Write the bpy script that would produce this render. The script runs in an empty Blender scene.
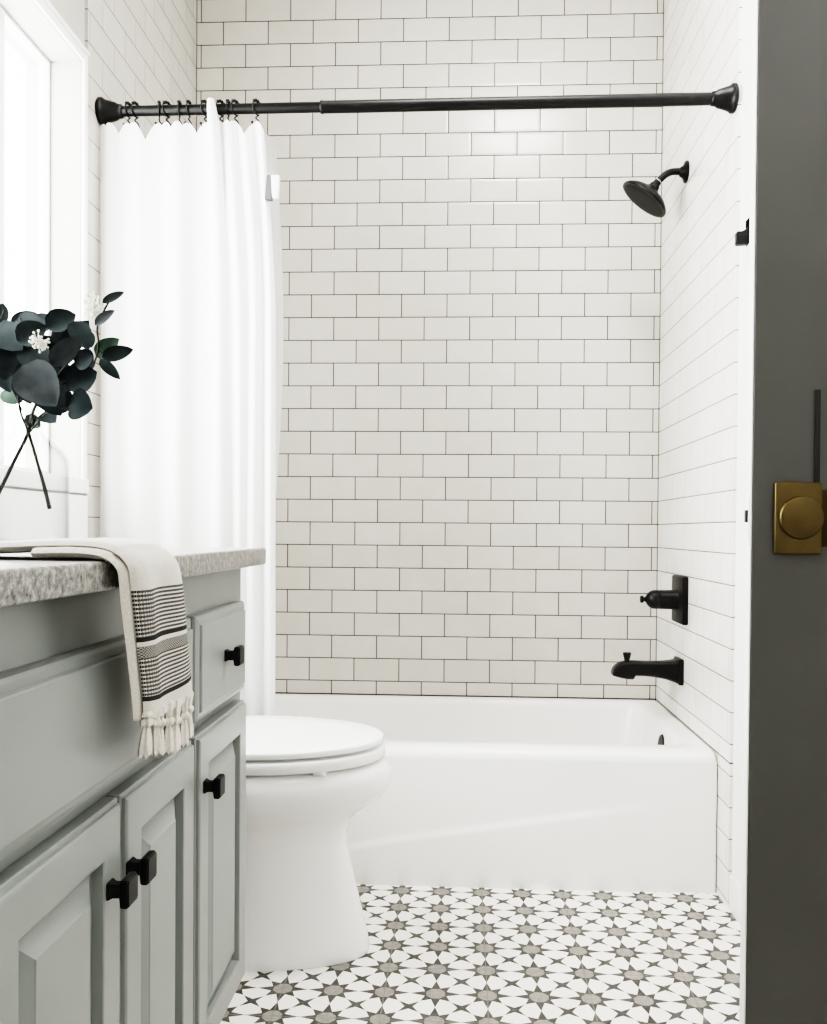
import bpy, bmesh, math, random
from mathutils import Vector, Matrix
random.seed(7)
C = bpy.context.scene.collection
PI = math.pi

# ------------------------------------------------------------------ node helpers
class NT:
    def __init__(self, name):
        self.m = bpy.data.materials.new(name); self.m.use_nodes = True
        self.t = self.m.node_tree; self.n = self.t.nodes; self.l = self.t.links
        self.b = self.n['Principled BSDF']; self.out = self.n['Material Output']
    def node(self, kind, **kw):
        x = self.n.new(kind)
        for k, v in kw.items(): setattr(x, k, v)
        return x
    def put(self, sock, v):
        if isinstance(v, Ex): self.l.new(v.s, sock)
        elif hasattr(v, 'is_output'): self.l.new(v, sock)
        else: sock.default_value = v
    def math(self, op, a, b=None, c=None):
        x = self.node('ShaderNodeMath', operation=op)
        for i, v in enumerate((a, b, c)):
            if v is not None: self.put(x.inputs[i], v)
        return Ex(self, x.outputs[0])
    def mix(self, f, a, b):
        x = self.node('ShaderNodeMix', data_type='RGBA')
        self.put(x.inputs[0], f); self.put(x.inputs[6], a); self.put(x.inputs[7], b)
        return x.outputs[2]
    def obj(self):
        tc = self.node('ShaderNodeTexCoord'); s = self.node('ShaderNodeSeparateXYZ')
        self.l.new(tc.outputs['Object'], s.inputs[0])
        self.vec = tc.outputs['Object']
        return [Ex(self, s.outputs[i]) for i in range(3)]
    def uv(self):
        tc = self.node('ShaderNodeTexCoord'); s = self.node('ShaderNodeSeparateXYZ')
        self.l.new(tc.outputs['UV'], s.inputs[0]); self.vec = tc.outputs['UV']
        return [Ex(self, s.outputs[i]) for i in range(2)]
    def noise(self, scale, detail=3, vec=None, rough=.5):
        x = self.node('ShaderNodeTexNoise'); x.inputs['Scale'].default_value = scale
        x.inputs['Detail'].default_value = detail; x.inputs['Roughness'].default_value = rough
        if vec is None:
            tc = self.node('ShaderNodeTexCoord'); vec = tc.outputs['Object']
        self.l.new(vec, x.inputs['Vector'])
        return Ex(self, x.outputs['Fac'])
    def bump(self, h, strength=.3, dist=.002):
        x = self.node('ShaderNodeBump'); x.inputs['Strength'].default_value = strength
        x.inputs['Distance'].default_value = dist
        self.put(x.inputs['Height'], h); self.l.new(x.outputs[0], self.b.inputs['Normal'])

class Ex:
    def __init__(self, t, s): self.t = t; self.s = s
    def _o(self, op, a, b=None): return self.t.math(op, a, b)
    def __add__(self, o): return self._o('ADD', self, o)
    def __radd__(self, o): return self._o('ADD', o, self)
    def __sub__(self, o): return self._o('SUBTRACT', self, o)
    def __rsub__(self, o): return self._o('SUBTRACT', o, self)
    def __mul__(self, o): return self._o('MULTIPLY', self, o)
    __rmul__ = __mul__
    def __truediv__(self, o): return self._o('DIVIDE', self, o)
    def floor(self): return self._o('FLOOR', self)
    def fract(self): return self._o('FRACT', self)
    def abs(self): return self._o('ABSOLUTE', self)
    def min(self, o): return self._o('MINIMUM', self, o)
    def max(self, o): return self._o('MAXIMUM', self, o)
    def lt(self, o): return self._o('LESS_THAN', self, o)
    def gt(self, o): return self._o('GREATER_THAN', self, o)
    def mod(self, o): return self._o('FLOORED_MODULO', self, o)
    def ramp(self, a, b):          # 0 below a, 1 above b
        x = self.t.node('ShaderNodeMapRange'); x.inputs[1].default_value = a; x.inputs[2].default_value = b
        self.t.put(x.inputs[0], self)
        return Ex(self.t, x.outputs[0])

def plain(name, col, rough=.5, metal=0., noise=0., nscale=20, coat=0., bump=0.):
    t = NT(name); b = t.b
    b.inputs['Roughness'].default_value = rough; b.inputs['Metallic'].default_value = metal
    b.inputs['Coat Weight'].default_value = coat
    c = (*col, 1)
    if noise:
        n = t.noise(nscale)
        dk = tuple(x*(1-noise) for x in col)+(1,); lt = tuple(min(1, x*(1+noise)) for x in col)+(1,)
        t.put(b.inputs['Base Color'], t.mix(n.ramp(.3, .7), dk, lt))
        if bump: t.bump(n, bump, .001)
    else: b.inputs['Base Color'].default_value = c
    if max(col) < .05: b.inputs['Specular IOR Level'].default_value = .28
    return t.m

TH, TL, ZA = .07503, .1493, 2.56703
def tile_mat(name, axis, joint, col, grout, gw=.0028, gv=None):
    """running bond subway tile: joint = position of a vertical joint in odd rows"""
    t = NT(name); X = t.obj(); h = X[axis]; z = X[2]
    r = (ZA - z)/TH; row = r.floor(); fr = r.fract()
    c = (h - joint)/TL + (row.mod(2.0) - 1.0).abs()*.5
    fc = c.fract(); col_i = c.floor()
    dz = (fr.min(1.0 - fr))*TH; dh = (fc.min(1.0 - fc))*TL
    d = dz.min(dh)
    g = dz.lt(gw/2).max(dh.lt((gv or gw)/2))
    g = g.max((z - .3465).abs().lt(.0022))
    if axis == 0: g = g.max((h - 1.529/2).abs().gt(1.529/2 - .0024))
    w = t.node('ShaderNodeTexWhiteNoise', noise_dimensions='2D')
    cb = t.node('ShaderNodeCombineXYZ'); t.put(cb.inputs[0], row); t.put(cb.inputs[1], col_i)
    t.l.new(cb.outputs[0], w.inputs['Vector']); rnd = Ex(t, w.outputs['Value'])
    big = t.noise(14, 2, t.vec)
    v = (rnd*.55 + big.ramp(.3, .7)*.45)
    base = t.mix(v, tuple(x*.92 for x in col)+(1,), (min(1,col[0]*1.05), min(1,col[1]*1.045), min(1,col[2]*1.08), 1))
    gn = t.noise(60, 2, t.vec)
    gc = t.mix(gn.ramp(.35, .65), (*grout, 1), tuple(min(1,x*1.7) for x in grout)+(1,))
    t.put(t.b.inputs['Base Color'], t.mix(g, base, gc))
    t.put(t.b.inputs['Roughness'], g*.6 + .22)
    t.bump(d.ramp(gw*.4, .008)+big*.12, .25, .0022)
    return t.m

def floor_mat():
    t = NT('star_pattern_floor_tile'); X = t.obj()
    p = .09886; sx, sy = .85054, -.76026
    u0 = (X[0]-sx)/p; v0 = (X[1]-sy)/p
    u = ((u0+.5).fract()-.5).abs(); v = ((v0+.5).fract()-.5).abs()
    a = u.max(v); b = u.min(v)
    s = math.sqrt(.5)
    a2 = (a+b)*s; b2 = (a-b)*s
    N = .230; nx, ny = N*math.cos(PI/8), N*math.sin(PI/8)
    body = a.lt(nx)*a2.lt(nx)
    ax = b.lt((.503 - a)*(ny/(.503-nx))).max(body)
    dg = b2.lt((.405 - a2)*(ny/(.405-nx)))
    octo = a.max(a2).lt(.182)
    c = .5 - a; d = .5 - b
    e = (c+d)*s; f = (d-c)*s
    sm = f.lt((.285 - e)*(.056/(.285-.056)))
    dark = ax.max(dg).max(sm)
    n = t.noise(90, 3, t.vec); n2 = t.noise(7, 2, t.vec)
    white = t.mix(n2.ramp(.3,.7), (.79,.765,.71,1), (.86,.84,.79,1))
    dk = t.mix(n.ramp(.35,.65), (.040,.036,.030,1), (.072,.066,.057,1))
    lg = t.mix(n.ramp(.35,.65), (.20,.19,.17,1), (.28,.265,.24,1))
    col = t.mix(dark, white, dk)
    col = t.mix(octo, col, lg)
    # hairline joints of the 2 x 2 star tiles
    gu = (((u0-1.0)/2.0+.5).fract()-.5).abs(); gv = ((v0/2.0+.5).fract()-.5).abs()
    g = gu.min(gv).lt(.006)
    col = t.mix(g*.75, col, (.17,.155,.14,1))
    t.put(t.b.inputs['Base Color'], col)
    t.b.inputs['Roughness'].default_value = .5
    t.bump(n, .08, .001)
    return t.m

def granite_mat():
    t = NT('speckled_granite'); t.obj()
    n1 = t.noise(120, 4, t.vec, .65); n2 = t.noise(230, 3, t.vec, .7); n3 = t.noise(22, 3, t.vec)
    v = t.node('ShaderNodeTexVoronoi'); v.inputs['Scale'].default_value = 210; t.l.new(t.vec, v.inputs['Vector'])
    vs = t.node('ShaderNodeSeparateColor'); t.l.new(v.outputs['Color'], vs.inputs[0]); vr = Ex(t, vs.outputs[0])
    col = t.mix(n3.ramp(.35,.65), (.15,.144,.136,1), (.25,.24,.228,1))
    col = t.mix(n1.ramp(.50,.60)*.8, col, (.43,.42,.40,1))
    col = t.mix(vr.gt(.72)*.6, col, (.10,.095,.09,1))
    col = t.mix(n2.ramp(.56,.64)*.7, col, (.35,.338,.318,1))
    col = t.mix(n1.ramp(.42,.37)*.9, col, (.025,.024,.023,1))
    t.put(t.b.inputs['Base Color'], col); t.b.inputs['Roughness'].default_value = .28
    return t.m

def fabric_mat(name, col, tr=.35, weave=900):
    t = NT(name); t.n.remove(t.b)
    d = t.node('ShaderNodeBsdfDiffuse'); x = t.node('ShaderNodeBsdfTranslucent'); mx = t.node('ShaderNodeMixShader')
    d.inputs[0].default_value = (*col,1); x.inputs[0].default_value = (*col,1); mx.inputs[0].default_value = tr
    t.l.new(d.outputs[0], mx.inputs[1]); t.l.new(x.outputs[0], mx.inputs[2]); t.l.new(mx.outputs[0], t.out.inputs[0])
    n = t.noise(weave, 2); bp = t.node('ShaderNodeBump'); bp.inputs['Strength'].default_value = .1; bp.inputs['Distance'].default_value = .0005
    t.put(bp.inputs['Height'], n); t.l.new(bp.outputs[0], d.inputs['Normal'])
    return t.m

def clear_mat(name, tint, edge=None, base=.03):
    t = NT(name); t.n.remove(t.b)
    a = t.node('ShaderNodeBsdfTransparent'); g = t.node('ShaderNodeBsdfGlossy'); mx = t.node('ShaderNodeMixShader')
    a.inputs[0].default_value = (*tint,1); g.inputs['Roughness'].default_value = .03
    lw = t.node('ShaderNodeLayerWeight'); lw.inputs[0].default_value = .18
    f = Ex(t, lw.outputs['Facing'])
    t.put(mx.inputs[0], t.math('POWER', f, 2.5)*.6 + base)
    if edge: t.put(a.inputs[0], t.mix(t.math('POWER', f, 1.45), (*tint,1), (*edge,1)))
    t.l.new(a.outputs[0], mx.inputs[1]); t.l.new(g.outputs[0], mx.inputs[2]); t.l.new(mx.outputs[0], t.out.inputs[0])
    return t.m

def towel_mat():
    t = NT('striped_cotton'); U, V = t.uv()          # u 0..1 across, v metres below the counter edge
    # v: stripes run from s0 to s1
    s0, s1 = .045, .163
    k = (V - s0)/(s1 - s0)
    inside = k.gt(0.0)*k.lt(1.0)
    lines = ((k*27.0).fract()).lt(.58)*(((U*64.0).fract()).gt(.18)*.55+.45)
    grid = ((U*27.0).fract()).lt(.5)
    left = U.lt(.27)
    thin = lines.max(0.0)
    plaid = lines.max(grid*.55)
    body = thin*(1.0-left) + plaid*left
    heavy = (k.gt(.415)*k.lt(.455)).max(k.gt(.955)*k.lt(1.0))
    gap = k.gt(.455)*k.lt(.495)
    band = k.gt(.495)*k.lt(.60)
    w = t.noise(520, 1, t.vec)
    chk = (((U*30.0).fract()-.5)*((k*38.0).fract()-.5)).gt(0.0)
    bandv = chk*.5+.42
    ink = body*(1.0-gap)*(1.0-band) + band*bandv
    ink = ink.max(heavy)*inside
    n = t.noise(700, 2)
    col = t.mix(n.ramp(.3,.7), (.56,.535,.49,1), (.68,.655,.615,1))
    t.put(t.b.inputs['Base Color'], t.mix(ink*.95, col, (.008,.008,.009,1)))
    t.b.inputs['Roughness'].default_value = .9
    t.b.inputs['Specular IOR Level'].default_value = .1
    t.bump(n, .35, .001)
    return t.m

M = {}
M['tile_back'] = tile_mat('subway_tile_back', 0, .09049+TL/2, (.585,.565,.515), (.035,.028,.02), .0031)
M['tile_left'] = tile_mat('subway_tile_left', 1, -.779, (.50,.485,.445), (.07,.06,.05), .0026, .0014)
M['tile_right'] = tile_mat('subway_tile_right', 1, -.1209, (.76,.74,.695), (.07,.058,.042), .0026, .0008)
M['floor'] = floor_mat()
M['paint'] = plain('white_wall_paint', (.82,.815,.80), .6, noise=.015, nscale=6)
M['trimpaint'] = plain('white_trim_paint', (.86,.86,.85), .35, noise=.01)
M['ceil'] = plain('ceiling_paint', (.85,.85,.84), .8, noise=.01)
M['porcelain'] = plain('white_porcelain', (.86,.855,.845), .12, noise=.008, nscale=3, coat=.4)
M['enamel'] = plain('white_enamel', (.84,.835,.82), .24, noise=.008, nscale=3, coat=.1)
M['seat'] = plain('white_plastic', (.87,.87,.865), .22, noise=.006, nscale=5)
M['black'] = plain('oil_rubbed_black_metal', (.0045,.0045,.0045), .42, metal=.0, noise=.25, nscale=30)
M['blackmatte'] = plain('matte_black_metal', (.004,.004,.0045), .5, noise=.2, nscale=60)
M['deadblack'] = plain('dead_matte_black', (.004,.004,.004), .9, noise=.1)
M['deadblack'].node_tree.nodes['Principled BSDF'].inputs['Specular IOR Level'].default_value = .05
M['rubber'] = plain('grey_nozzle_rubber', (.012,.013,.011), .65, noise=.3, nscale=200)
M['sage'] = plain('sage_grey_paint', (.232,.248,.236), .34, noise=.03, nscale=9, bump=.03)
M['dark'] = plain('shadow_gap_paint', (.16,.17,.16), .7, noise=.05)
M['granite'] = granite_mat()
M['curtain'] = fabric_mat('white_curtain_cloth', (.85,.85,.855), .24)
M['liner'] = fabric_mat('white_liner_film', (.74,.74,.74), .5)
M['towel'] = towel_mat()
M['cotton'] = plain('cream_cotton', (.62,.585,.53), .95, noise=.12, nscale=400, bump=.3)
M['door'] = plain('charcoal_door_paint', (.088,.088,.082), .5, noise=.06, nscale=5)
M['doorgap'] = plain('dark_bronze', (.02,.02,.018), .5, noise=.1)
M['brass'] = plain('satin_brass', (.125,.095,.045), .45, metal=1., noise=.06, nscale=40)
M['chrome'] = plain('brushed_nickel', (.55,.55,.54), .25, metal=1., noise=.03)
M['glass'] = clear_mat('clear_glass', (.965,.97,.97), (.16,.165,.17))
M['pane'] = clear_mat('window_glass', (.985,.99,.99), base=.02)
M['stem'] = plain('plant_stem', (.022,.023,.018), .7, noise=.3, nscale=60)
M['leaf'] = None
def leaf_mat(name, a, b):
    t = NT(name); n = t.noise(28, 3)
    t.put(t.b.inputs['Base Color'], t.mix(n.ramp(.3,.7), (*a,1), (*b,1)))
    t.b.inputs['Roughness'].default_value = .75; t.b.inputs['Specular IOR Level'].default_value = .12
    return t.m
M['leaf'] = leaf_mat('eucalyptus_leaf', (.017,.0245,.026), (.036,.047,.049))
M['leaf_green'] = leaf_mat('eucalyptus_leaf_green', (.035,.06,.045), (.08,.115,.09))
M['leaf_grey'] = leaf_mat('eucalyptus_leaf_grey', (.034,.041,.044), (.062,.070,.074))
M['seed'] = plain('cream_seed', (.60,.60,.52), .7, noise=.2, nscale=80)

# ------------------------------------------------------------------ mesh helpers
def link(name, bm, mat, parent=None, smooth=35, loc=None):
    me = bpy.data.meshes.new(name)
    bmesh.ops.recalc_face_normals(bm, faces=bm.faces[:])
    bm.to_mesh(me); bm.free()
    for m in (mat if isinstance(mat, (list, tuple)) else [mat]): me.materials.append(m)
    if smooth:
        for p in me.polygons: p.use_smooth = True
        me.set_sharp_from_angle(angle=math.radians(smooth))
    o = bpy.data.objects.new(name, me); C.objects.link(o)
    if parent is not None:
        o.parent = parent
        o.matrix_parent_inverse = Matrix.Translation(parent.location).inverted() if parent.parent is None and parent.type == 'EMPTY' else Matrix.Identity(4)
    if loc: o.location = loc
    return o
def tag(o, label, cat, group=None, kind=None):
    o['label'] = label; o['category'] = cat
    if group: o['group'] = group
    if kind: o['kind'] = kind
    return o
def empty(name, loc, label, cat, group=None):
    o = bpy.data.objects.new(name, None); C.objects.link(o); o.location = loc
    o.empty_display_size = .05
    return tag(o, label, cat, group)
def struct(name, bm, mat, parent=None, smooth=0):
    o = link(name, bm, mat, parent, smooth)
    if parent is None: o['kind'] = 'structure'
    return o

def box(bm, x0, x1, y0, y1, z0, z1, bev=0, seg=2, mi=0):
    vs = [bm.verts.new((x,y,z)) for x in (x0,x1) for y in (y0,y1) for z in (z0,z1)]
    fs = [bm.faces.new([vs[i] for i in q]) for q in ((0,1,3,2),(4,6,7,5),(0,4,5,1),(2,3,7,6),(0,2,6,4),(1,5,7,3))]
    for f in fs: f.material_index = mi
    if bev:
        es = list({e for f in fs for e in f.edges})
        bmesh.ops.bevel(bm, geom=es, offset=bev, segments=seg, profile=.5, affect='EDGES')
    return bm
def B(*a, **k): return box(bmesh.new(), *a, **k)

def frame_of(d):
    d = d.normalized()
    up = Vector((0,0,1)) if abs(d.z) < .9 else Vector((1,0,0))
    a = d.cross(up).normalized(); b = a.cross(d).normalized()
    return a, b
def tube(bm, pts, r, n=12, caps=True, mi=0):
    pts = [Vector(p) for p in pts]; m = len(pts)
    rs = r if isinstance(r, (list, tuple)) else [r]*m
    rings = []; pa = None
    for i, p in enumerate(pts):
        d = (pts[min(i+1,m-1)] - pts[max(i-1,0)])
        if d.length < 1e-9: d = Vector((0,0,1))
        a, b = frame_of(d)
        if pa is not None:
            a = (pa - d.normalized()*pa.dot(d.normalized())).normalized(); b = a.cross(d.normalized())
        pa = a
        rings.append([bm.verts.new(p + (a*math.cos(2*PI*k/n) + b*math.sin(2*PI*k/n))*rs[i]) for k in range(n)])
    for i in range(m-1):
        for k in range(n):
            f = bm.faces.new((rings[i][k], rings[i][(k+1)%n], rings[i+1][(k+1)%n], rings[i+1][k])); f.material_index = mi
    if caps:
        bm.faces.new(rings[0]).material_index = mi; bm.faces.new(rings[-1][::-1]).material_index = mi
    return bm
def lathe(bm, origin, axis, prof, n=32, mi=0):
    """prof: (distance along axis, radius)"""
    o = Vector(origin); d = Vector(axis).normalized(); a, b = frame_of(d)
    rings = []
    for t, r in prof:
        if r < 1e-6: rings.append([bm.verts.new(o + d*t)])
        else: rings.append([bm.verts.new(o + d*t + (a*math.cos(2*PI*k/n)+b*math.sin(2*PI*k/n))*r) for k in range(n)])
    for i in range(len(rings)-1):
        p, q = rings[i], rings[i+1]
        for k in range(n):
            k2 = (k+1)%n
            if len(p) == 1 and len(q) == 1: continue
            if len(p) == 1: f = bm.faces.new((p[0], q[k2], q[k]))
            elif len(q) == 1: f = bm.faces.new((p[k], p[k2], q[0]))
            else: f = bm.faces.new((p[k], p[k2], q[k2], q[k]))
            f.material_index = mi
    if len(rings[0]) > 1: bm.faces.new(rings[0][::-1])
    if len(rings[-1]) > 1: bm.faces.new(rings[-1])
    return bm
def loft(bm, rings, cap0=True, cap1=True, mi=0):
    vr = [[bm.verts.new(p) for p in r] for r in rings]; n = len(vr[0])
    for i in range(len(vr)-1):
        for k in range(n):
            bm.faces.new((vr[i][k], vr[i][(k+1)%n], vr[i+1][(k+1)%n], vr[i+1][k])).material_index = mi
    if cap0: bm.faces.new(vr[0][::-1]).material_index = mi
    if cap1: bm.faces.new(vr[-1]).material_index = mi
    return bm
def smoothcurve(pts, n=8):
    """Catmull-Rom"""
    P = [Vector(p) for p in pts]; out = []
    for i in range(len(P)-1):
        p0 = P[max(i-1,0)]; p1 = P[i]; p2 = P[i+1]; p3 = P[min(i+2,len(P)-1)]
        for k in range(n):
            t = k/n
            out.append(.5*((2*p1)+(p2-p0)*t+(2*p0-5*p1+4*p2-p3)*t*t+(3*p1-p0-3*p2+p3)*t**3))
    out.append(P[-1]); return out
def sphere(bm, c, r, u=12, v=8):
    bmesh.ops.create_uvsphere(bm, u_segments=u, v_segments=v, radius=r, matrix=Matrix.Translation(c)); return bm

# ------------------------------------------------------------------ room shell
W = 1.529; CEIL = 2.78; YR = -3.95; XR = 2.9
YC = -1.62                                      # right wall turns the corner here
struct('floor', B(-.3, XR+.1, YR-.1, .1, -.1, 0), M['floor'])
struct('ceiling', B(-.3, XR+.1, YR-.1, .1, CEIL, CEIL+.1), M['ceil'])
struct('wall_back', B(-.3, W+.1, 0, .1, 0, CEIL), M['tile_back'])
# left wall with the window opening
WY0, WY1, WZ0, WZ1 = -1.83, -.889, 1.008, 1.983
bm = bmesh.new()
for y0, y1, z0, z1 in ((WY1, 0, 0, CEIL), (YR, WY0, 0, CEIL), (WY0, WY1, 0, WZ0), (WY0, WY1, WZ1, CEIL)):
    box(bm, -.14, -.008, y0, y1, z0, z1)
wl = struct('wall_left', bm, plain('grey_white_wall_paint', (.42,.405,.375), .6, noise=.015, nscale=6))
bm = bmesh.new()
box(bm, -.008, 0, -.868, 0, 0, CEIL); 

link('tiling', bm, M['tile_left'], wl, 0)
link('splash_board', B(-.0079, .0035, -2.9, -.8695, .8595, .966, .0015), M['trimpaint'], wl)
# window
win = bpy.data.objects.new('window_1', None); C.objects.link(win); win.location = (-.07, (WY0+WY1)/2, WZ0); win['kind'] = 'structure'
bm = bmesh.new()
cw, ct = .028, .010
def casing_strip(bm, y0, y1, z0, z1): box(bm, -.0079, -.008+ct, y0, y1, z0, z1, .003)
casing_strip(bm, WY1+.001, -.869, WZ0-.03, WZ1+cw)
casing_strip(bm, WY0-.06, WY0-.001, WZ0-.03, WZ1+cw)
casing_strip(bm, WY0-.0005, WY1+.0005, WZ1+.001, WZ1+cw)
box(bm, -.008+ct, -.008+ct+.005, WY0-.06, -.869, WZ1+cw-.008, WZ1+cw, .002)
link('window_casing', bm, M['trimpaint'], win)
link('window_sill', B(-.13, .007, WY0-.06, -.8695, WZ0-.036, WZ0-.002, .003), M['trimpaint'], win)
bm = bmesh.new()
for a in ((WY0+.001, WY0+.016, WZ0+.001, WZ1-.001), (WY1-.010, WY1-.001, WZ0+.001, WZ1-.001), (WY0+.016, WY1-.010, WZ0+.001, WZ0+.016), (WY0+.016, WY1-.010, WZ1-.010, WZ1-.001), (-1.125, -1.100, WZ0+.016, WZ1-.010)):
    box(bm, -.105, -.080, *a, .003)
link('window_sash', bm, M['trimpaint'], win)
link('window_pane', B(-.095, -.091, WY0+.016, WY1-.010, WZ0+.016, WZ1-.010), M['pane'], win, 0)
# right wall with its tiled part
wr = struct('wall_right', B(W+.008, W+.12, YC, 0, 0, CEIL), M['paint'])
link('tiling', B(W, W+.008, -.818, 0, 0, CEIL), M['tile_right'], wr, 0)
struct('wall_return', B(W+.008, XR, YC-.12, YC, 0, CEIL) if False else B(W+.12, XR, YC, YC+.1, 0, CEIL), M['paint'])
struct('wall_far_right', B(XR, XR+.1, YR, YC+.1, 0, CEIL), M['paint'])
struct('wall_rear', B(-.14, XR+.1, YR-.1, YR, 0, CEIL), M['paint'])
bm = bmesh.new(); box(bm, W+.001, W+.0079, YC, -.819, 0, .082, .002)
struct('baseboard_right', bm, M['trimpaint'], smooth=35)

# ------------------------------------------------------------------ bathtub
TY, TZ = -.724, .3445
def rrect(x0, x1, y0, y1, r, z, n=8, m=10):
    """rounded rectangle ring with fixed vertex count"""
    pts = []
    cs = [((x1-r, y1-r), 0), ((x0+r, y1-r), PI/2), ((x0+r, y0+r), PI), ((x1-r, y0+r), 1.5*PI)]
    for i, ((cx, cy), a0) in enumerate(cs):
        arc = [(cx + r*math.cos(a0+PI/2*k/n), cy + r*math.sin(a0+PI/2*k/n), z) for k in range(n+1)]
        pts += arc
        (nx, ny), na = cs[(i+1)%4]
        q = (nx + r*math.cos(na), ny + r*math.sin(na)); p = arc[-1]
        for k in range(1, m): pts.append((p[0]+(q[0]-p[0])*k/m, p[1]+(q[1]-p[1])*k/m, z))
    return pts
tub = empty('bathtub', (W/2, -.36, 0), 'long white alcove bathtub with a smooth apron in front of the tiled wall', 'bathtub')
x0, x1, y1 = .002, W-.002, -.002
rings = []
for ins, z, r in ((.000, .0, .004), (.000, .30, .004), (.000, TZ-.022, .005), (.0025, TZ-.012, .007), (.008, TZ-.004, .010), (.018, TZ, .016), (.06, TZ+.000, .03)):
    rings.append(rrect(x0 + min(ins,.003), x1 - min(ins,.003), TY+ins, y1-min(ins,.003), r, z))
# basin: (front, right, back, left insets)
for f, rt, bk, lf, z, r in ((.088, .050, .042, .10, TZ, .055), (.098, .056, .048, .11, TZ-.006, .058), (.106, .060, .054, .125, TZ-.022, .06), (.125, .072, .066, .20, TZ-.15, .08), (.15, .09, .085, .27, .10, .10), (.19, .19, .13, .34, .062, .12), (.26, .30, .22, .46, .055, .08)):
    rings.append(rrect(x0+lf, x1-rt, TY+f, y1-bk, r, z))
bm = loft(bmesh.new(), rings)
link('tub_shell', bm, M['enamel'], tub, 50)
# raised skirt contour on the apron
bm = bmesh.new()
NX, NZ = 110, 70
g = []
for i in range(NX+1):
    x = .006 + (W-.012)*i/NX; row = []
    t_ = min(max((x-.45)/1.0, 0), 1.05); zc = .062 + .165*t_**.9
    fade = 1 - max(0, (x-1.22)/.22); fade = max(0, min(1, fade))
    for j in range(NZ+1):
        z = .0005 + (TZ-.024)*j/NZ
        k = 1/(1+math.exp((z-zc)/.0035))
        edge = min(1, j/3, (NZ-j)/6)
        row.append(bm.verts.new((x, TY - .0006 - 0.0045*k*fade*min(1, (NZ-j)/8), z)))
    g.append(row)
for i in range(NX):
    for j in range(NZ): bm.faces.new((g[i][j], g[i+1][j], g[i+1][j+1], g[i][j+1]))
link('apron', bm, M['enamel'], tub, 60)
bm = lathe(bmesh.new(), (1.468, -.39, .287), (-1, 0, .12), [(-.012, .030), (.004, .032), (.010, .028), (.012, .0)], 24)
link('overflow_plate', bm, M['black'], tub)

# ------------------------------------------------------------------ toilet
TYC = -1.083
toi = empty('toilet', (.4, TYC, 0), 'white toilet with closed lid beside the end of the vanity', 'toilet')
def egg(xb, xf, hw, z, n=72, split=.45, back=3.0):
    xc = xb + (xf-xb)*split; pts = []
    for k in range(n):
        a = 2*PI*k/n; c, s = math.cos(a), math.sin(a)
        if c >= 0: x = xc + (xf-xc)*c; y = hw*s
        else:
            e = 2/back
            x = xc - (xc-xb)*abs(c)**e; y = hw*math.copysign(abs(s)**e, s)
        pts.append((x, TYC+y, z))
    return pts
prof = [(.0005,.20,.703,.112),(.012,.20,.706,.113),(.05,.20,.698,.110),(.10,.20,.685,.106),(.15,.20,.673,.103),(.20,.20,.662,.101),(.235,.20,.656,.101),(.258,.19,.657,.105),(.278,.18,.664,.116),(.298,.17,.682,.136),(.316,.16,.707,.156),(.333,.15,.730,.171),(.350,.145,.742,.181),(.363,.14,.7475,.186),(.378,.14,.7480,.187),(.392,.14,.748,.1855),(.402,.14,.741,.182),(.4075,.14,.733,.176),(.4085,.15,.72,.165)]
link('bowl', loft(bmesh.new(), [egg(b, f, h, z) for z, b, f, h in prof]), M['porcelain'], toi, 60)
def slab(z0, z1, xb, xf, hw, rd, dome=0):
    rs = [egg(xb+rd, xf-rd, hw-rd, z0, back=2.6), egg(xb, xf, hw, z0+rd*.9, back=2.6), egg(xb, xf, hw, z1-rd, back=2.6), egg(xb+rd*.3, xf-rd*.3, hw-rd*.3, z1-rd*.3, back=2.6), egg(xb+rd, xf-rd, hw-rd, z1, back=2.6)]
    if dome:
        for t in (.75, .5, .25, .05):
            xm = (xb+xf)/2
            rs.append(egg(xm-(xm-xb-rd)*t, xm+(xf-rd-xm)*t, (hw-rd)*t, z1+dome*(1-t*t), back=2.6))
    return loft(bmesh.new(), rs)
link('seat', slab(.4145, .4375, .235, .7350, .182, .0035), M['seat'], toi, 50)
link('lid', slab(.4440, .4575, .230, .7315, .1815, .0030, .003), M['seat'], toi, 50)
for y in (-.134, .134): link('seat_bumper', B(.605, .630, TYC+y-.012, TYC+y+.012, .4070, .4155, .002), M['seat'], toi)
link('tank', B(.012, .195, TYC-.20, TYC+.185, .40, .735, .02, 3), M['porcelain'], toi)
link('tank_lid', B(.008, .205, TYC-.21, TYC+.195, .737, .768, .01, 3), M['porcelain'], toi)
bm = bmesh.new(); box(bm, .14, .26, TYC-.1, TYC+.1, .34, .42, .01)
link('tank_shelf', bm, M['porcelain'], toi)

# ------------------------------------------------------------------ vanity
XF, XD = .508, .530                 # face frame plane, door front plane
VY1, VY0 = -1.418, -2.66
van = empty('vanity_cabinet', (.26, (VY0+VY1)/2, 0), 'sage grey painted bathroom vanity cabinet with black square knobs', 'cabinet')
bm = bmesh.new()
box(bm, .006, XF, VY0, VY1, .098, .828, .002)
box(bm, .006, XF-.07, VY0+.01, VY1-.01, 0, .098)
link('carcass', bm, M['sage'], van)
def panel(y0, y1, z0, z1, prof):
    """nested mitred rectangles: prof = (inset, x)"""
    bm = bmesh.new(); rs = []
    for i, x in prof: rs.append([bm.verts.new((x, y, z)) for y, z in ((y0+i,z0+i),(y1-i,z0+i),(y1-i,z1-i),(y0+i,z1-i))])
    for a, b in zip(rs, rs[1:]):
        for k in range(4): bm.faces.new((a[k], a[(k+1)%4], b[(k+1)%4], b[k]))
    bm.faces.new(rs[0][::-1]); bm.faces.new(rs[-1])
    return bm
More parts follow.
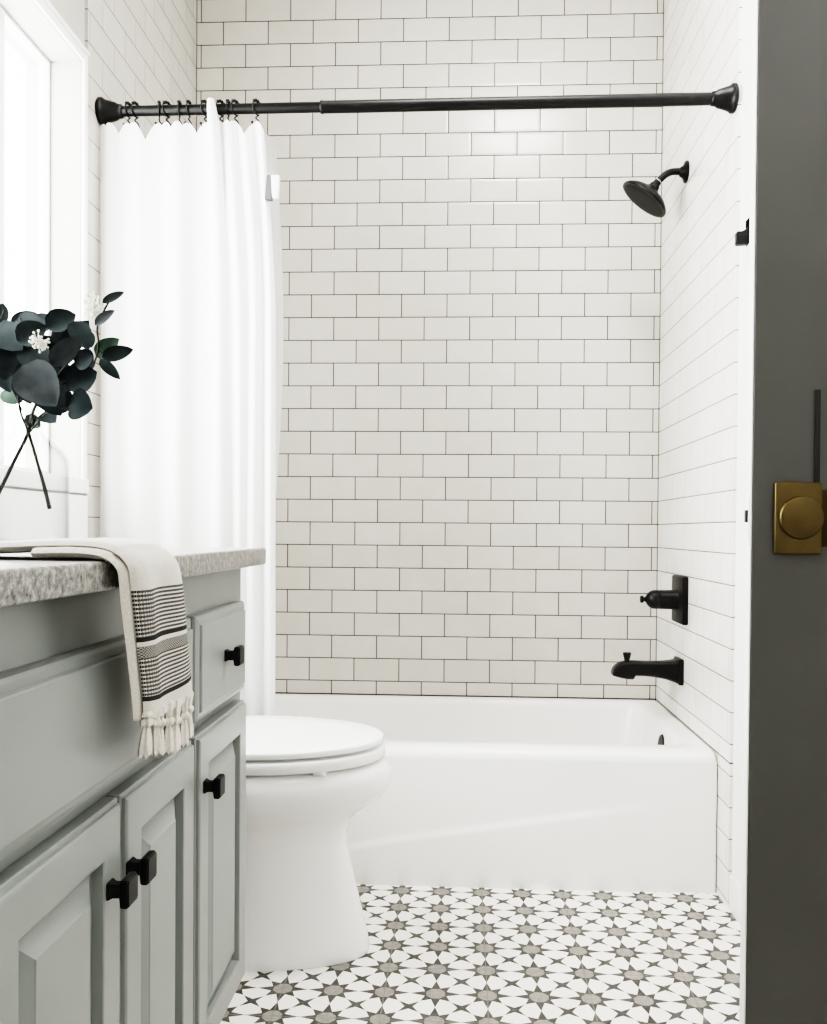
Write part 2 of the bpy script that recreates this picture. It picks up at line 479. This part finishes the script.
DP = [(0, XF+.0005), (0, XD-.0075), (.0012, XD-.0062), (.0045, XD-.0058), (.0052, XD-.0020), (.0075, XD-.0004), (.010, XD), (.050, XD), (.0520, XD-.0010), (.0535, XD-.0120), (.0600, XD-.0130), (.0615, XD-.0110), (.082, XD-.0022), (.0835, XD-.0010)]
SP = [(0, XF+.0005), (0, XD-.010), (.002, XD-.0065), (.007, XD-.004), (.0115, XD-.0035), (.0130, XD-.0035), (.0145, XD-.0005), (.017, XD)]
FP = [(0, XF+.0005), (0, XD-.0125), (.0015, XD-.0080), (.006, XD-.0062), (.0125, XD-.0056), (.0135, XD-.0056), (.0145, XD-.0008), (.0165, XD)]
def knob(y, z, parent, q=.88):
    z -= .004
    bm = bmesh.new()
    s0 = .0085
    rings = []
    for x, s in ((XD-.003, .0105), (XD+.002, .0100), (XD+.006, .0080), (XD+.014, .0078), (XD+.0165, .0125), (XD+.018, .0158), (XD+.0205, .0165), (XD+.0255, .0165), (XD+.028, .0145)):
        rings.append([(XD-.003+(x-XD+.003)*.92, y+a*s*q, z+b*s*q) for a, b in ((-1,-1),(1,-1),(1,1),(-1,1))])
    loft(bm, rings)
    bmesh.ops.bevel(bm, geom=[e for e in bm.edges if abs(e.verts[0].co.x-e.verts[1].co.x) > .0001], offset=.0012, segments=2, affect='EDGES')
    return link('knob', bm, M['blackmatte'], parent, 30)
d = link('drawer', panel(-1.742, -1.459, .617, .768, SP), M['sage'], van, 0); knob(-1.600, .6985, d)
link('sink_panel', panel(-2.306, -1.757, .617, .768, FP), M['sage'], van, 0)
zt, zb = .5985, .125
DPn = [(i*.93, x) for i, x in DP]
d = link('door', panel(-1.740, -1.457, zb, zt, DPn), M['sage'], van, 0); knob(-1.711, .5265, d)
d = link('door', panel(-2.018, -1.757, zb, zt, DP), M['sage'], van, 0); knob(-2.003, .5185, d)
d = link('door', panel(-2.306, -2.025, zb, zt, DP), M['sage'], van, 0); knob(-2.062, .5170, d)
ctop = link('countertop', B(.002, .550, -2.68, -1.405, .8285, .858, .004, 3), M['granite'], None)
tag(ctop, 'grey speckled granite countertop on the sage vanity', 'countertop')

# ------------------------------------------------------------------ curtain rod and rings
RY, RZL, RZR = -.797, 1.9075, 1.9160
def rodz(x): return RZL + (RZR-RZL)*x/W
rod = empty('curtain_rod', (W/2, RY, 1.91), 'black telescoping tension rod spanning the tub alcove between the walls', 'curtain rod')
ax = Vector((1, 0, (RZR-RZL)/W))
link('inner_tube', tube(bmesh.new(), [(.05, RY, rodz(.05)), (.56, RY, rodz(.56))], .0122, 24), M['black'], rod, 40)
link('outer_tube', lathe(bmesh.new(), (.543, RY, rodz(.543)), ax, [(0, .0125), (0, .0145), (.002, .0155), (.006, .0155), (.008, .0145), (W-.05-.543, .0145)], 24), M['black'], rod, 40)
fl = [(-.0005, .029), (.003, .0330), (.010, .0330), (.013, .030), (.018, .0275), (.030, .024), (.042, .0205), (.047, .017), (.055, .0165), (.058, .0135)]
link('end_flange', lathe(bmesh.new(), (0, RY, rodz(0)), ax, fl, 32), M['black'], rod, 40)
link('end_flange', lathe(bmesh.new(), (W, RY, rodz(W)), -ax, fl, 32), M['black'], rod, 40)

RX = [.072, .090, .148, .168, .198, .222, .262, .276, .300, .318, .336, .388]
R_R = .0168
def make_ring():
    root = empty('curtain_ring', (0,0,0), '', 'curtain ring')
    bm = bmesh.new()
    pts = []
    for k in range(15):
        a = math.radians(-120 + 300*k/14)
        pts.append((0.0, R_R*math.cos(a)*-1, R_R*math.sin(a)+.002))
    pts = pts[::-1]
    low = smoothcurve([pts[-1], (0, -.004, -.024), (.003, .004, -.030), (.004, .006, -.040), (0, .000, -.0475), (-.005, -.006, -.043), (-.007, -.009, -.036)], 6)
    tube(bm, [Vector(p) for p in pts[:-1]] + low, .0017, 8)
    sphere(bm, Vector((-.007, -.009, -.035)), .0034)
    link('wire', bm, M['black'], root, 60)
    for a in (50, 75, 100, 125):
        r = math.radians(a); bm = bmesh.new()
        sphere(bm, Vector((0, -R_R*math.cos(r), R_R*math.sin(r)+.002)), .0042, 10, 8)
        link('roller_bead', bm, M['black'], root, 60)
    return root
def copy_tree(o, parent=None):
    c = o.copy(); C.objects.link(c)
    if parent is not None: c.parent = parent
    for ch in list(o.children): copy_tree(ch, c)
    return c
ordn = ['leftmost', 'second from the left', 'third from the left', 'fourth from the left', 'fifth from the left', 'sixth from the left', 'sixth from the right', 'fifth from the right', 'fourth from the right', 'third from the right', 'second from the right', 'rightmost']
proto = make_ring()
allr = [proto] + [copy_tree(proto) for _ in RX[1:]]
for i, (o, x) in enumerate(zip(allr, RX)):
    o.location = (x, RY, rodz(x)); o.rotation_euler = (0, 0, math.radians(random.uniform(-30, 35)))
    o['label'] = 'black beaded curtain ring on the rod, ' + ordn[i] + ' of the twelve rings'
    o['category'] = 'curtain ring'; o['group'] = 'rings holding the shower curtain'

# ------------------------------------------------------------------ shower curtain
def curtain():
    bm = bmesh.new(); NU, NV = 460, 110; g = []
    tops = list(RX) + [.012, .032]
    # fold crests: position across the cloth, width, depth
    folds = [(.055,.055,.016),(.235,.10,.016),(.46,.105,.018),(.692,.042,.020),(.79,.042,.018),(.885,.045,.018),(.985,.03,.018)]
    for i in range(NU+1):
        u = i/NU; row = []
        for j in range(NV+1):
            v = j/NV
            bul = math.sin(PI*min(1, v*1.75)) if v < .29 else 1
            xr = .408 + .032*bul if v < .29 else .440 + .004*min(1,(v-.29)/.4)
            xl = .005 + .004*math.sin(PI*v)
            x = xl + (xr-xl)*u
            y = RY - .004; grow = .75 + .45*min(1, v*1.5)
            for k, (c, w, d) in enumerate(folds):
                cc = c + .012*math.sin(v*2.2+k*1.7)*min(1, v*4)
                ww = w*(1 + .25*math.sin(k*2.1+v*2.5))
                e = math.exp(-((u-cc)/ww)**2*1.4)
                y -= d*1.35*grow*e
                x += .30*d*(u-cc)/ww*e*(1 if k % 2 else .4)
            y += (.0012*math.sin(u*47+v*4) + .0012*math.sin(u*31-v*5))*(.4+v)
            dd = min(abs(x-t) for t in tops)
            sag = .040*min(1, max(0, dd-.004)/.024)**1.35
            zt = rodz(x) - .036 - sag
            q = abs(u-.698)/.028
            if q < 1:
                zt = max(zt, rodz(x) + .006 - .05*q**4)
                y -= .024*(1-q**4)*max(0, 1-v/.14)
            z = zt + (.045 - zt)*v
            if z > rodz(x) - .024: y = min(y, RY-.0235)
            x = max(.003, x)
            row.append(bm.verts.new((x, y, z)))
        g.append(row)
    for i in range(NU):
        for j in range(NV): bm.faces.new((g[i][j], g[i+1][j], g[i+1][j+1], g[i][j+1]))
    o = link('shower_curtain', bm, M['curtain'], None, 80)
    tag(o, 'white cloth shower curtain bunched at the left end of the black rod', 'curtain')
curtain()
bm = bmesh.new(); g = []
for i in range(41):
    u = i/40; row = []
    for j in range(61):
        v = j/60
        x = .31 + .116*u + .024*math.sin(PI*min(1,v*1.7))*u
        y = -.766 + .010*math.sin(u*9+v*2) ; z = 1.865 - .008*math.sin(u*8) + (.16-1.865)*v
        row.append(bm.verts.new((x, y, z)))
    g.append(row)
for i in range(40):
    for j in range(60): bm.faces.new((g[i][j], g[i+1][j], g[i+1][j+1], g[i][j+1]))
lin = link('curtain_liner', bm, M['liner'], None, 80)
tag(lin, 'thin white curtain liner hanging behind the right edge of the shower curtain', 'curtain liner')
cl = empty('curtain_clip', (.437, -.833, 1.69), 'small white tapered clip on the right edge of the shower curtain', 'clip')
bm = bmesh.new()
loft(bm, [[(0.430+.0135+dx*s, -.838+dy*h, z) for dx, dy in ((-1,-1),(1,-1),(1,1),(-1,1))] for z, s, h in ((1.6770,.0065,.006),(1.6870,.0075,.007),(1.7250,.0098,.007),(1.7310,.0090,.006))])
bmesh.ops.bevel(bm, geom=bm.edges[:], offset=.0015, segments=2, affect='EDGES')
link('clip_front', bm, M['seat'], cl)
bm = bmesh.new()
loft(bm, [[(.426+dx*s, -.833+dy*.007, z) for dx, dy in ((-1,-1),(1,-1),(1,1),(-1,1))] for z, s in ((1.6750,.0085),(1.6820,.0085),(1.7270,.0045),(1.7330,.003))])
link('clip_jaw', bm, plain('grey_plastic', (.08,.08,.085), .5, noise=.05), cl)

# ------------------------------------------------------------------ shower fittings
SY = -.333
sh = empty('wall_shower', (W, SY, 1.926), 'black round shower head on a bent arm on the right tiled wall', 'shower head')
link('wall_flange', lathe(bmesh.new(), (W, SY, 1.9257), (-1,0,0), [(-.001,.031),(.004,.031),(.007,.028),(.012,.017),(.020,.013),(.022,.010)], 28), M['black'], sh, 40)
pts = smoothcurve([(W-.004, SY, 1.9275), (1.500, SY, 1.9275), (1.482, SY, 1.9255), (1.466, SY, 1.917), (1.450, SY, 1.902)], 8)
link('arm', tube(bmesh.new(), pts, .0098, 16), M['black'], sh, 50)
dv = Vector((-.61, .07, -.79)).normalized(); hp = Vector((1.4485, SY, 1.9005))
link('retaining_ring', lathe(bmesh.new(), hp - dv*.001, dv, [(0,.0112),(.0015,.0118),(.003,.0112)], 20), M['chrome'], sh)
link('swivel_nut', lathe(bmesh.new(), hp + dv*.002, dv, [(0,.011),(.010,.012),(.012,.014),(.016,.0155),(.021,.0155),(.024,.020),(.030,.022),(.034,.020)], 28), M['black'], sh, 40)
link('head_shell', lathe(bmesh.new(), hp + dv*.026, dv, [(0,.018),(.006,.026),(.012,.042),(.019,.057),(.027,.068),(.033,.0735),(.037,.0752),(.041,.0745),(.0415,.070)], 48), M['black'], sh, 40)
link('spray_face', lathe(bmesh.new(), hp + dv*.0655, dv, [(0,.069),(.0015,.0695),(.0025,.066),(.004,.03),(.004,.0)], 48), M['rubber'], sh, 40)

va = empty('shower_valve', (W, -.343, .697), 'black square shower valve plate with a domed turning handle', 'shower valve')
link('valve_plate', panel(0,0,0,0,[(0,0)]) if False else B(W-.017, W+.0010, -.410, -.276, .630, .766, .005, 2), M['black'], va)
VYc = -.340
link('valve_sleeve', lathe(bmesh.new(), (W-.015, VYc, .697), (-1,0,0), [(0,.030),(.006,.0285),(.040,.0275),(.052,.0275),(.0535,.0245)], 36), M['black'], va, 40)
link('handle', lathe(bmesh.new(), (W-.0675, VYc, .697), (-1,0,0), [(0,.022),(.001,.0265),(.005,.0275),(.011,.0275),(.019,.0265),(.027,.0225),(.033,.016),(.037,.009),(.040,.0062),(.043,.0062),(.0445,.0098),(.049,.0108),(.0525,.0095),(.054,0)], 36), M['black'], va, 40)
sp = empty('tub_spout', (W, -.335, .49), 'black tub spout with a small diverter knob below the shower valve', 'tub spout')
SC = -.331
bm = bmesh.new(); box(bm, W-.014, W+.0010, SC-.037, SC+.037, .453, .528, .004)
link('spout_plate', bm, M['black'], sp)
secs = [(1.5160,.4560,.5230,.031),(1.505,.4600,.5205,.029),(1.480,.4680,.5180,.0265),(1.450,.4730,.5165,.025),(1.420,.4755,.5165,.024),(1.396,.4755,.5175,.024),(1.393,.4680,.5175,.024),(1.389,.4650,.5178,.024),(1.372,.4655,.5170,.024),(1.354,.4690,.5130,.0235),(1.342,.4720,.5045,.0225),(1.334,.4745,.4950,.021),(1.3310,.4765,.4850,.019)]
def rsec(x, z0, z1, hw, n=5):
    r = min(.010, hw*.5, (z1-z0)*.4); pts = []
    for (cy, cz, a0) in ((hw-r, z1-r, 0), (-hw+r, z1-r, PI/2), (-hw+r, z0+r, PI), (hw-r, z0+r, 1.5*PI)):
        for k in range(n+1):
            a = a0 + PI/2*k/n; pts.append((x, SC+cy+r*math.cos(a), cz+r*math.sin(a)))
    return pts
link('spout_body', loft(bmesh.new(), [rsec(*s) for s in secs]), M['black'], sp, 50)
link('diverter_knob', lathe(bmesh.new(), (1.374, SC, .510), (0,0,1), [(0,.0075),(.008,.0075),(.014,.0085),(.024,.0112),(.0300,.0122),(.0315,.0110),(.0318,0)], 24), M['black'], sp, 40)

# ------------------------------------------------------------------ hook on the right wall
HY = -.884
hk = empty('robe_hook', (W+.008, HY, 1.565), 'small black robe hook on the white wall beside the tile edge', 'hook')
link('hook_plate', B(W+.0045, W+.0078, HY-.014, HY+.014, 1.545, 1.603, .0015), M['deadblack'], hk)
bm = bmesh.new()
loft(bm, [[(x, HY+a*.009, z0 if b < 0 else z1) for a, b in ((-1,-1),(1,-1),(1,1),(-1,1))] for x, z0, z1 in ((W+.006,1.5455,1.5850),(W+.001,1.5445,1.5790),(W-.008,1.5435,1.5735),(W-.016,1.5435,1.5730),(W-.0205,1.5445,1.5730))])
bmesh.ops.bevel(bm, geom=bm.edges[:], offset=.0015, segments=2, affect='EDGES')
link('hook_arm', bm, M['black'], hk)

# ------------------------------------------------------------------ grey door
DY, DX0 = -1.7356, 1.2865
door = bpy.data.objects.new('door_1', None); C.objects.link(door); door.location = (DX0+.38, DY+.017, .01); door['kind'] = 'structure'
link('door_leaf', B(DX0+.0005, DX0+.76, DY, DY+.022, .012, 2.05, .0012), M['door'], door)
link('door_edge', B(DX0-.0022, DX0, DY+.0015, DY+.022, .012, 2.05, .0008), M['trimpaint'], door)
link('strike_plate', B(DX0-.0036, DX0-.0021, DY+.004, DY+.019, .872, .940, .0005), M['trimpaint'], door)
link('latch_bolt', B(DX0-.0065, DX0-.0030, DY+.007, DY+.015, .9045, .9215, .001), M['doorgap'], door)
link('dark_strip', B(1.3668, 1.3740, DY-.004, DY-.0003, .956, 1.0835, .0008), plain('dark_grey_paint', (.035,.035,.033), .55, noise=.08), door)  # thin dark strip on the leaf, running up from the lock plate
lk = empty('door_lock', (1.345, DY, .911), 'square brass lock plate with a round flat knob on the charcoal door', 'door lock')
link('lock_plate', B(1.3135, 1.3755, DY-.010, DY-.0004, .862, .9585, .0022, 3), M['brass'], lk)
link('round_knob', lathe(bmesh.new(), (1.3475, DY-.009, .911), (0,-1,0), [(0,.0290),(.004,.0290),(.0058,.0283),(.0068,.0268),(.0070,.0)], 48), M['brass'], lk, 40)
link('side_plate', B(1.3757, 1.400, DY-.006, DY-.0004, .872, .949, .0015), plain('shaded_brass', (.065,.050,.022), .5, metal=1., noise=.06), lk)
link('top_pin', B(1.327, 1.342, DY-.007, DY-.002, .957, .9605, .001), M['brass'], lk)

# ------------------------------------------------------------------ towel
tw = empty('hand_towel', (.55, -1.99, .858), 'folded cream hand towel with black stripes draped over the counter edge', 'towel')
path = smoothcurve([(.24,.8655),(.34,.8665),(.43,.8695),(.495,.8725),(.535,.8720),(.556,.8670),(.5675,.8560),(.5710,.840),(.5700,.80),(.5690,.76),(.5680,.72),(.5665,.690)], 7)
lens = [0.0]
for a, b in zip(path, path[1:]): lens.append(lens[-1] + (b-a).length)
i0 = min(range(len(path)), key=lambda i: abs(path[i].x-.556)+abs(path[i].y-.867)); L0 = lens[i0]
def cloth(name, mat, path, lens, dyl, dyr, inset, thk):
    bm = bmesh.new(); uvl = bm.loops.layers.uv.new('UVMap')
    prev = None; NS = 26
    for i, p in enumerate(path):
        q = path[min(i+1, len(path)-1)] - path[max(i-1, 0)]
        nrm = Vector((-q.y, q.x)).normalized()            # outward (up / front)
        if nrm.y < 0 and abs(nrm.y) > .5: nrm = -nrm
        s = (lens[i]-L0)
        t = max(0, s)/.18
        ya = -2.122 + .066*t + dyl; yb = -1.984 + .078*t + dyr
        ring = []; us = []
        for k in range(2*NS):
            f = k/NS
            if f < 1: w_, side = f, 1
            else: w_, side = 2-f, -1
            e = 1-abs(2*w_-1)**6
            th = thk if s > 0 else .0065
            off = side*th*max(0,e)**.5
            rip = .0035*math.sin(w_*7.5+.6+t*1.3)*min(1, max(0, s)/.05) - .0065*max(0,1-w_/.22)*min(1, max(0, s)/.05)
            lift = 0.0
            y = ya + (yb-ya)*w_
            # front edge rippled a little at the bottom
            dz = -.008*math.sin(w_*4.2)*max(0,t-.5) if s > 0 else 0
            c = p + nrm*(off+rip-inset)
            ring.append(bm.verts.new((c.x, y, max(c.y, .8595 if c.x < .551 else -1)+dz))); us.append(w_)
        if prev:
            for k in range(2*NS):
                k2 = (k+1) % (2*NS)
                f = bm.faces.new((prev[0][k], prev[0][k2], ring[k2], ring[k]))
                vals = [(us[k], prev[1]), (us[k2], prev[1]), (us[k2], s), (us[k], s)]
                for lp, uvv in zip(f.loops, vals): lp[uvl].uv = uvv
        else: bm.faces.new(ring[::-1])
        prev = (ring, s)
    bm.faces.new(prev[0])
    return link(name, bm, mat, tw, 80)
cloth('towel_cloth', M['towel'], path, lens, 0, 0, 0, .0050)
i1 = next(i for i, p in enumerate(path) if p.x > .478)
cloth('folded_layer', M['cotton'], path[i1:], lens[i1:], -.011, -.02, .0070, .0040)
for k in range(7):
    w_ = (k+.5)/7
    y = -2.062 + .150*w_ + random.uniform(-.0015,.0015); zk = .683 - .012*w_ + random.uniform(-.006,.006)
    x = .5668 + .003*math.sin(w_*7.5+1.9) - .0055*max(0,1-w_/.25) + random.uniform(0,.002)
    bm = bmesh.new(); n = 20; rings = []
    dy = random.uniform(-.008, .002); ph = random.random()*6
    for z_, q in ((.698,.0045),(.693,.0075),(zk+.006,.0050),(zk+.0045,.0046),(zk+.003,.0068),(zk,.0080),(zk-.003,.0070),(zk-.0045,.0042),(zk-.007,.0048),(zk-.015,.0066),(zk-.024,.0078),(zk-.033,.0080)):
        t = max(0, (zk-z_)/.03)
        rings.append([(x + .8*q*(1+.2*math.cos(5*2*PI*m/n+ph))*math.cos(2*PI*m/n), y + dy*t + 1.12*q*(1+.2*math.cos(5*2*PI*m/n+ph))*math.sin(2*PI*m/n), z_ + .003*math.sin(2.5*m)*(t > 1)) for m in range(n)])
    loft(bm, rings)
    link('tassel', bm, M['cotton'], tw, 60)

# ------------------------------------------------------------------ vase and eucalyptus
VX, VY = .2008, -1.57
va_prof = [(0,0),(0,.056),(.004,.0605),(.012,.062),(.130,.062),(.144,.0595),(.157,.050),(.169,.036),(.180,.0245),(.190,.0205),(.205,.0200),(.2145,.0215)]
inner = [(.2140,.0195),(.204,.0178),(.190,.0183),(.179,.0225),(.166,.0340),(.155,.0475),(.142,.0565),(.129,.0595),(.016,.0595),(.010,.055),(.009,0)]
bm = lathe(bmesh.new(), (VX, VY, .8585), (0,0,1), va_prof + inner, 48)
vs = link('glass_vase', bm, M['glass'], None, 60)
tag(vs, 'clear round-bodied glass vase on the granite counter by the window', 'vase')

def px(u, v, dy=0.0):            # leaf chart of the bunch -> metres around the vase axis
    k = 1 + dy/1.42
    return Vector((.8948 + (VX + (u-28)/612 - .8948)*k, VY + dy, .8894 + (1.0407 - (v-433)/629 - .8894)*k))
def z0(a, b): return a/5.907, 270 + b/5.907
def leaf(bm, base, tip, width, mi, face=None, cup=.18, roll=0.):
    base = Vector(base); tip = Vector(tip); d = tip - base; L = d.length; d.normalize()
    view = Vector((.4, -.9, .12)) if face is None else face
    side = d.cross(view).normalized(); nrm = side.cross(d).normalized()
    side = (side*math.cos(roll) + nrm*math.sin(roll)); nrm = side.cross(d).normalized()
    NL, NW = 9, 6; rows = []
    for i in range(NL+1):
        t = i/NL; w = width/2*(math.sin(PI*min(1,t**.8))**.62 if 0 < t < 1 else .04)
        rows.append([bm.verts.new(base + d*L*t + side*w*(2*j/NW-1) + nrm*(cup*width*((2*j/NW-1)**2)*(w/(width/2)) - cup*.6*L*(t-.5)**2)) for j in range(NW+1)])
    for i in range(NL):
        for j in range(NW): bm.faces.new((rows[i][j], rows[i][j+1], rows[i+1][j+1], rows[i+1][j])).material_index = mi
LM = [M['leaf'], M['leaf_green'], M['leaf_grey']]
def sprig(name, label, stems, leaves, seeds):
    root = empty(name, (VX, VY, .93), label, 'plant sprig', 'eucalyptus sprigs in the vase')
    bm = bmesh.new()
    for pts, r in stems: 
        c = smoothcurve(pts, 6); m_ = len(c)-1
        tube(bm, c, [r*(1.75-1.0*min(1,1.6*i/m_)) if r > .002 else r for i in range(m_+1)], 8)
    link('stem', bm, M['stem'], root, 60)
    for (b, t, w, mi, dy) in leaves:
        bm = bmesh.new()
        B0 = px(*z0(*b), dy); T0 = px(*z0(*t), dy + random.uniform(-.016,.016))
        leaf(bm, B0, T0, w/5.907/615, 0, roll=random.uniform(-.2,.2))
        link('leaf', bm, LM[mi], root, 80)
    for (c, r, dy, n) in seeds:
        bm = bmesh.new(); c0 = px(*z0(*c), dy); R_ = r/5.907/615
        for _ in range(n):
            v = Vector((random.gauss(0,1), random.gauss(0,1), random.gauss(0,1))).normalized()*R_*random.uniform(.45,1)
            sphere(bm, c0+v, .0019, 6, 5); tube(bm, [c0, c0+v], .0006, 4)
        link('seed_cluster', bm, M['seed'], root, 60)
P = px
sprig('eucalyptus_sprig', 'eucalyptus sprig leaning right towards the curtain, with small leaves and a pale seed head',
  [([P(-6,503,.0), P(12,466,.0), P(28,433,.0), P(36,405,0), P(60,385,-.01), P(86,372,-.01), P(94,362,-.01), P(98,345,-.01), P(97,326,-.01), P(108,302,-.01)], .0021),
   ([P(96,350,-.01), P(100,352,-.01), P(106,358,-.01)], .0012), ([P(30,432,0), P(48,412,-.01), P(70,408,-.02)], .0014), ([P(40,400,0),P(60,372,-.03),P(80,352,-.03)], .0015)],
  [((600,195),(728,132),52,2,-.01),((555,325),(672,240),60,2,-.012),((560,510),(697,408),105,1,.0),((598,515),(782,470),88,0,-.015),((585,528),(705,645),66,0,-.01),
   ((395,690),(568,600),175,0,-.02),((405,800),(545,815),200,0,-.03),((430,300),(520,470),125,0,-.02),((520,360),(535,460),60,1,.01),((440,560),(545,500),120,0,-.03),((470,470),(540,560),90,0,-.01),
   ((300,560),(470,395),120,2,-.05),((400,640),(560,540),110,0,.02),((270,340),(445,262),140,0,-.02),((380,480),(520,300),130,0,.02),((330,330),(440,500),130,0,.03),((250,640),(430,660),140,0,.03),((330,420),(480,430),130,0,.04),((350,560),(440,720),130,0,.03),((330,700),(420,600),120,0,.0),((300,830),(420,720),130,0,.01)],
  [((550,215),80,-.01,60)])
sprig('eucalyptus_sprig', 'eucalyptus sprig leaning left over the counter, with broad dark round leaves',
  [([P(50,509,-.006), P(42,478,-.006), P(29,434,-.006), P(20,410,0), P(18,380,-.01), P(24,340,-.02), P(20,318,-.02)], .0021),
   ([P(22,410,0), P(8,380,0), P(-6,345,0), P(4,310,0)], .0014), ([P(24,400,0), P(40,392,-.03), P(52,365,-.03)], .0013)],
  [((-15,330),(20,195),90,0,0),((-30,330),(130,470),170,0,-.02),((30,650),(10,380),150,0,-.03),((85,300),(275,345),130,0,.0),((60,330),(235,265),110,2,.025),
   ((130,560),(330,800),240,2,-.065),((190,600),(360,860),200,0,-.03),((130,780),(5,720),120,1,.0),((200,540),(120,700),140,0,-.01),((130,430),(300,600),180,0,-.02),((100,420),(270,330),150,0,-.03),
   ((240,560),(330,640),120,0,-.04),((150,300),(150,520),170,0,.02),((280,420),(330,620),170,0,.02),((130,620),(180,790),150,0,.0),((150,860),(240,930),80,1,.0),((250,840),(330,900),110,0,.0),((180,480),(330,410),130,0,.04),((90,620),(40,400),150,0,.03),((200,330),(330,300),120,0,.04),((60,380),(200,450),140,0,.04),((150,560),(290,560),150,0,.04),((0,560),(60,720),130,0,.0),((-40,480),(60,620),160,0,.02)],
  [((225,425),62,-.07,46)])

# ------------------------------------------------------------------ light
world = bpy.data.worlds.new('sky'); bpy.context.scene.world = world; world.use_nodes = True
bgn = world.node_tree.nodes['Background']; bgn.inputs[0].default_value = (.99,.99,.985,1); bgn.inputs[1].default_value = 8.0
def area(name, loc, rot, sx, sy, power, col=(1,1,1), spread=None):
    l = bpy.data.lights.new(name, 'AREA'); l.shape = 'RECTANGLE'; l.size = sx; l.size_y = sy; l.energy = power; l.color = col
    if spread: l.spread = spread
    o = bpy.data.objects.new(name, l); C.objects.link(o); o.location = loc; o.rotation_euler = rot; return o
area('window_daylight', (-.30, -1.36, 1.60), (0, math.radians(-84), 0), 1.1, 1.1, 30, (1,.99,.98))
area('ceiling_lamp', (1.12, -1.28, CEIL-.02), (0,0,0), .32, .32, 13, (1,.98,.95))
area('rear_fill', (1.5, -3.2, CEIL-.02), (0,0,0), .7, .7, 7.5, (1,.98,.95))  # unseen fill light added behind the camera to brighten surfaces facing it

# ------------------------------------------------------------------ camera
cam = bpy.data.cameras.new('camera'); co = bpy.data.objects.new('camera', cam); C.objects.link(co)
cam.sensor_fit = 'HORIZONTAL'; cam.sensor_width = 36; cam.lens = 906.676*36/827
cam.shift_x = -3.664/827; cam.shift_y = 31.311/827; cam.clip_start = .02
Rm = Matrix(((0.9987096904594714,-0.00851548943987861,0.05006436479119562),(0.05017470837347897,0.0132794447779255,-0.9986521691690388),(0.007839185033084216,0.9998755636507921,0.01368957238293897)))
co.matrix_world = Matrix.Translation((.89475,-2.98559,.8894)) @ Rm.to_4x4()
sc = bpy.context.scene; sc.camera = co
sc.view_settings.view_transform = 'Filmic'; sc.view_settings.look = 'Very High Contrast'
sc.view_settings.exposure = .80
sc.cycles.max_bounces = 10; sc.cycles.diffuse_bounces = 6; sc.cycles.transparent_max_bounces = 16
sc.cycles.caustics_reflective = False; sc.cycles.caustics_refractive = False
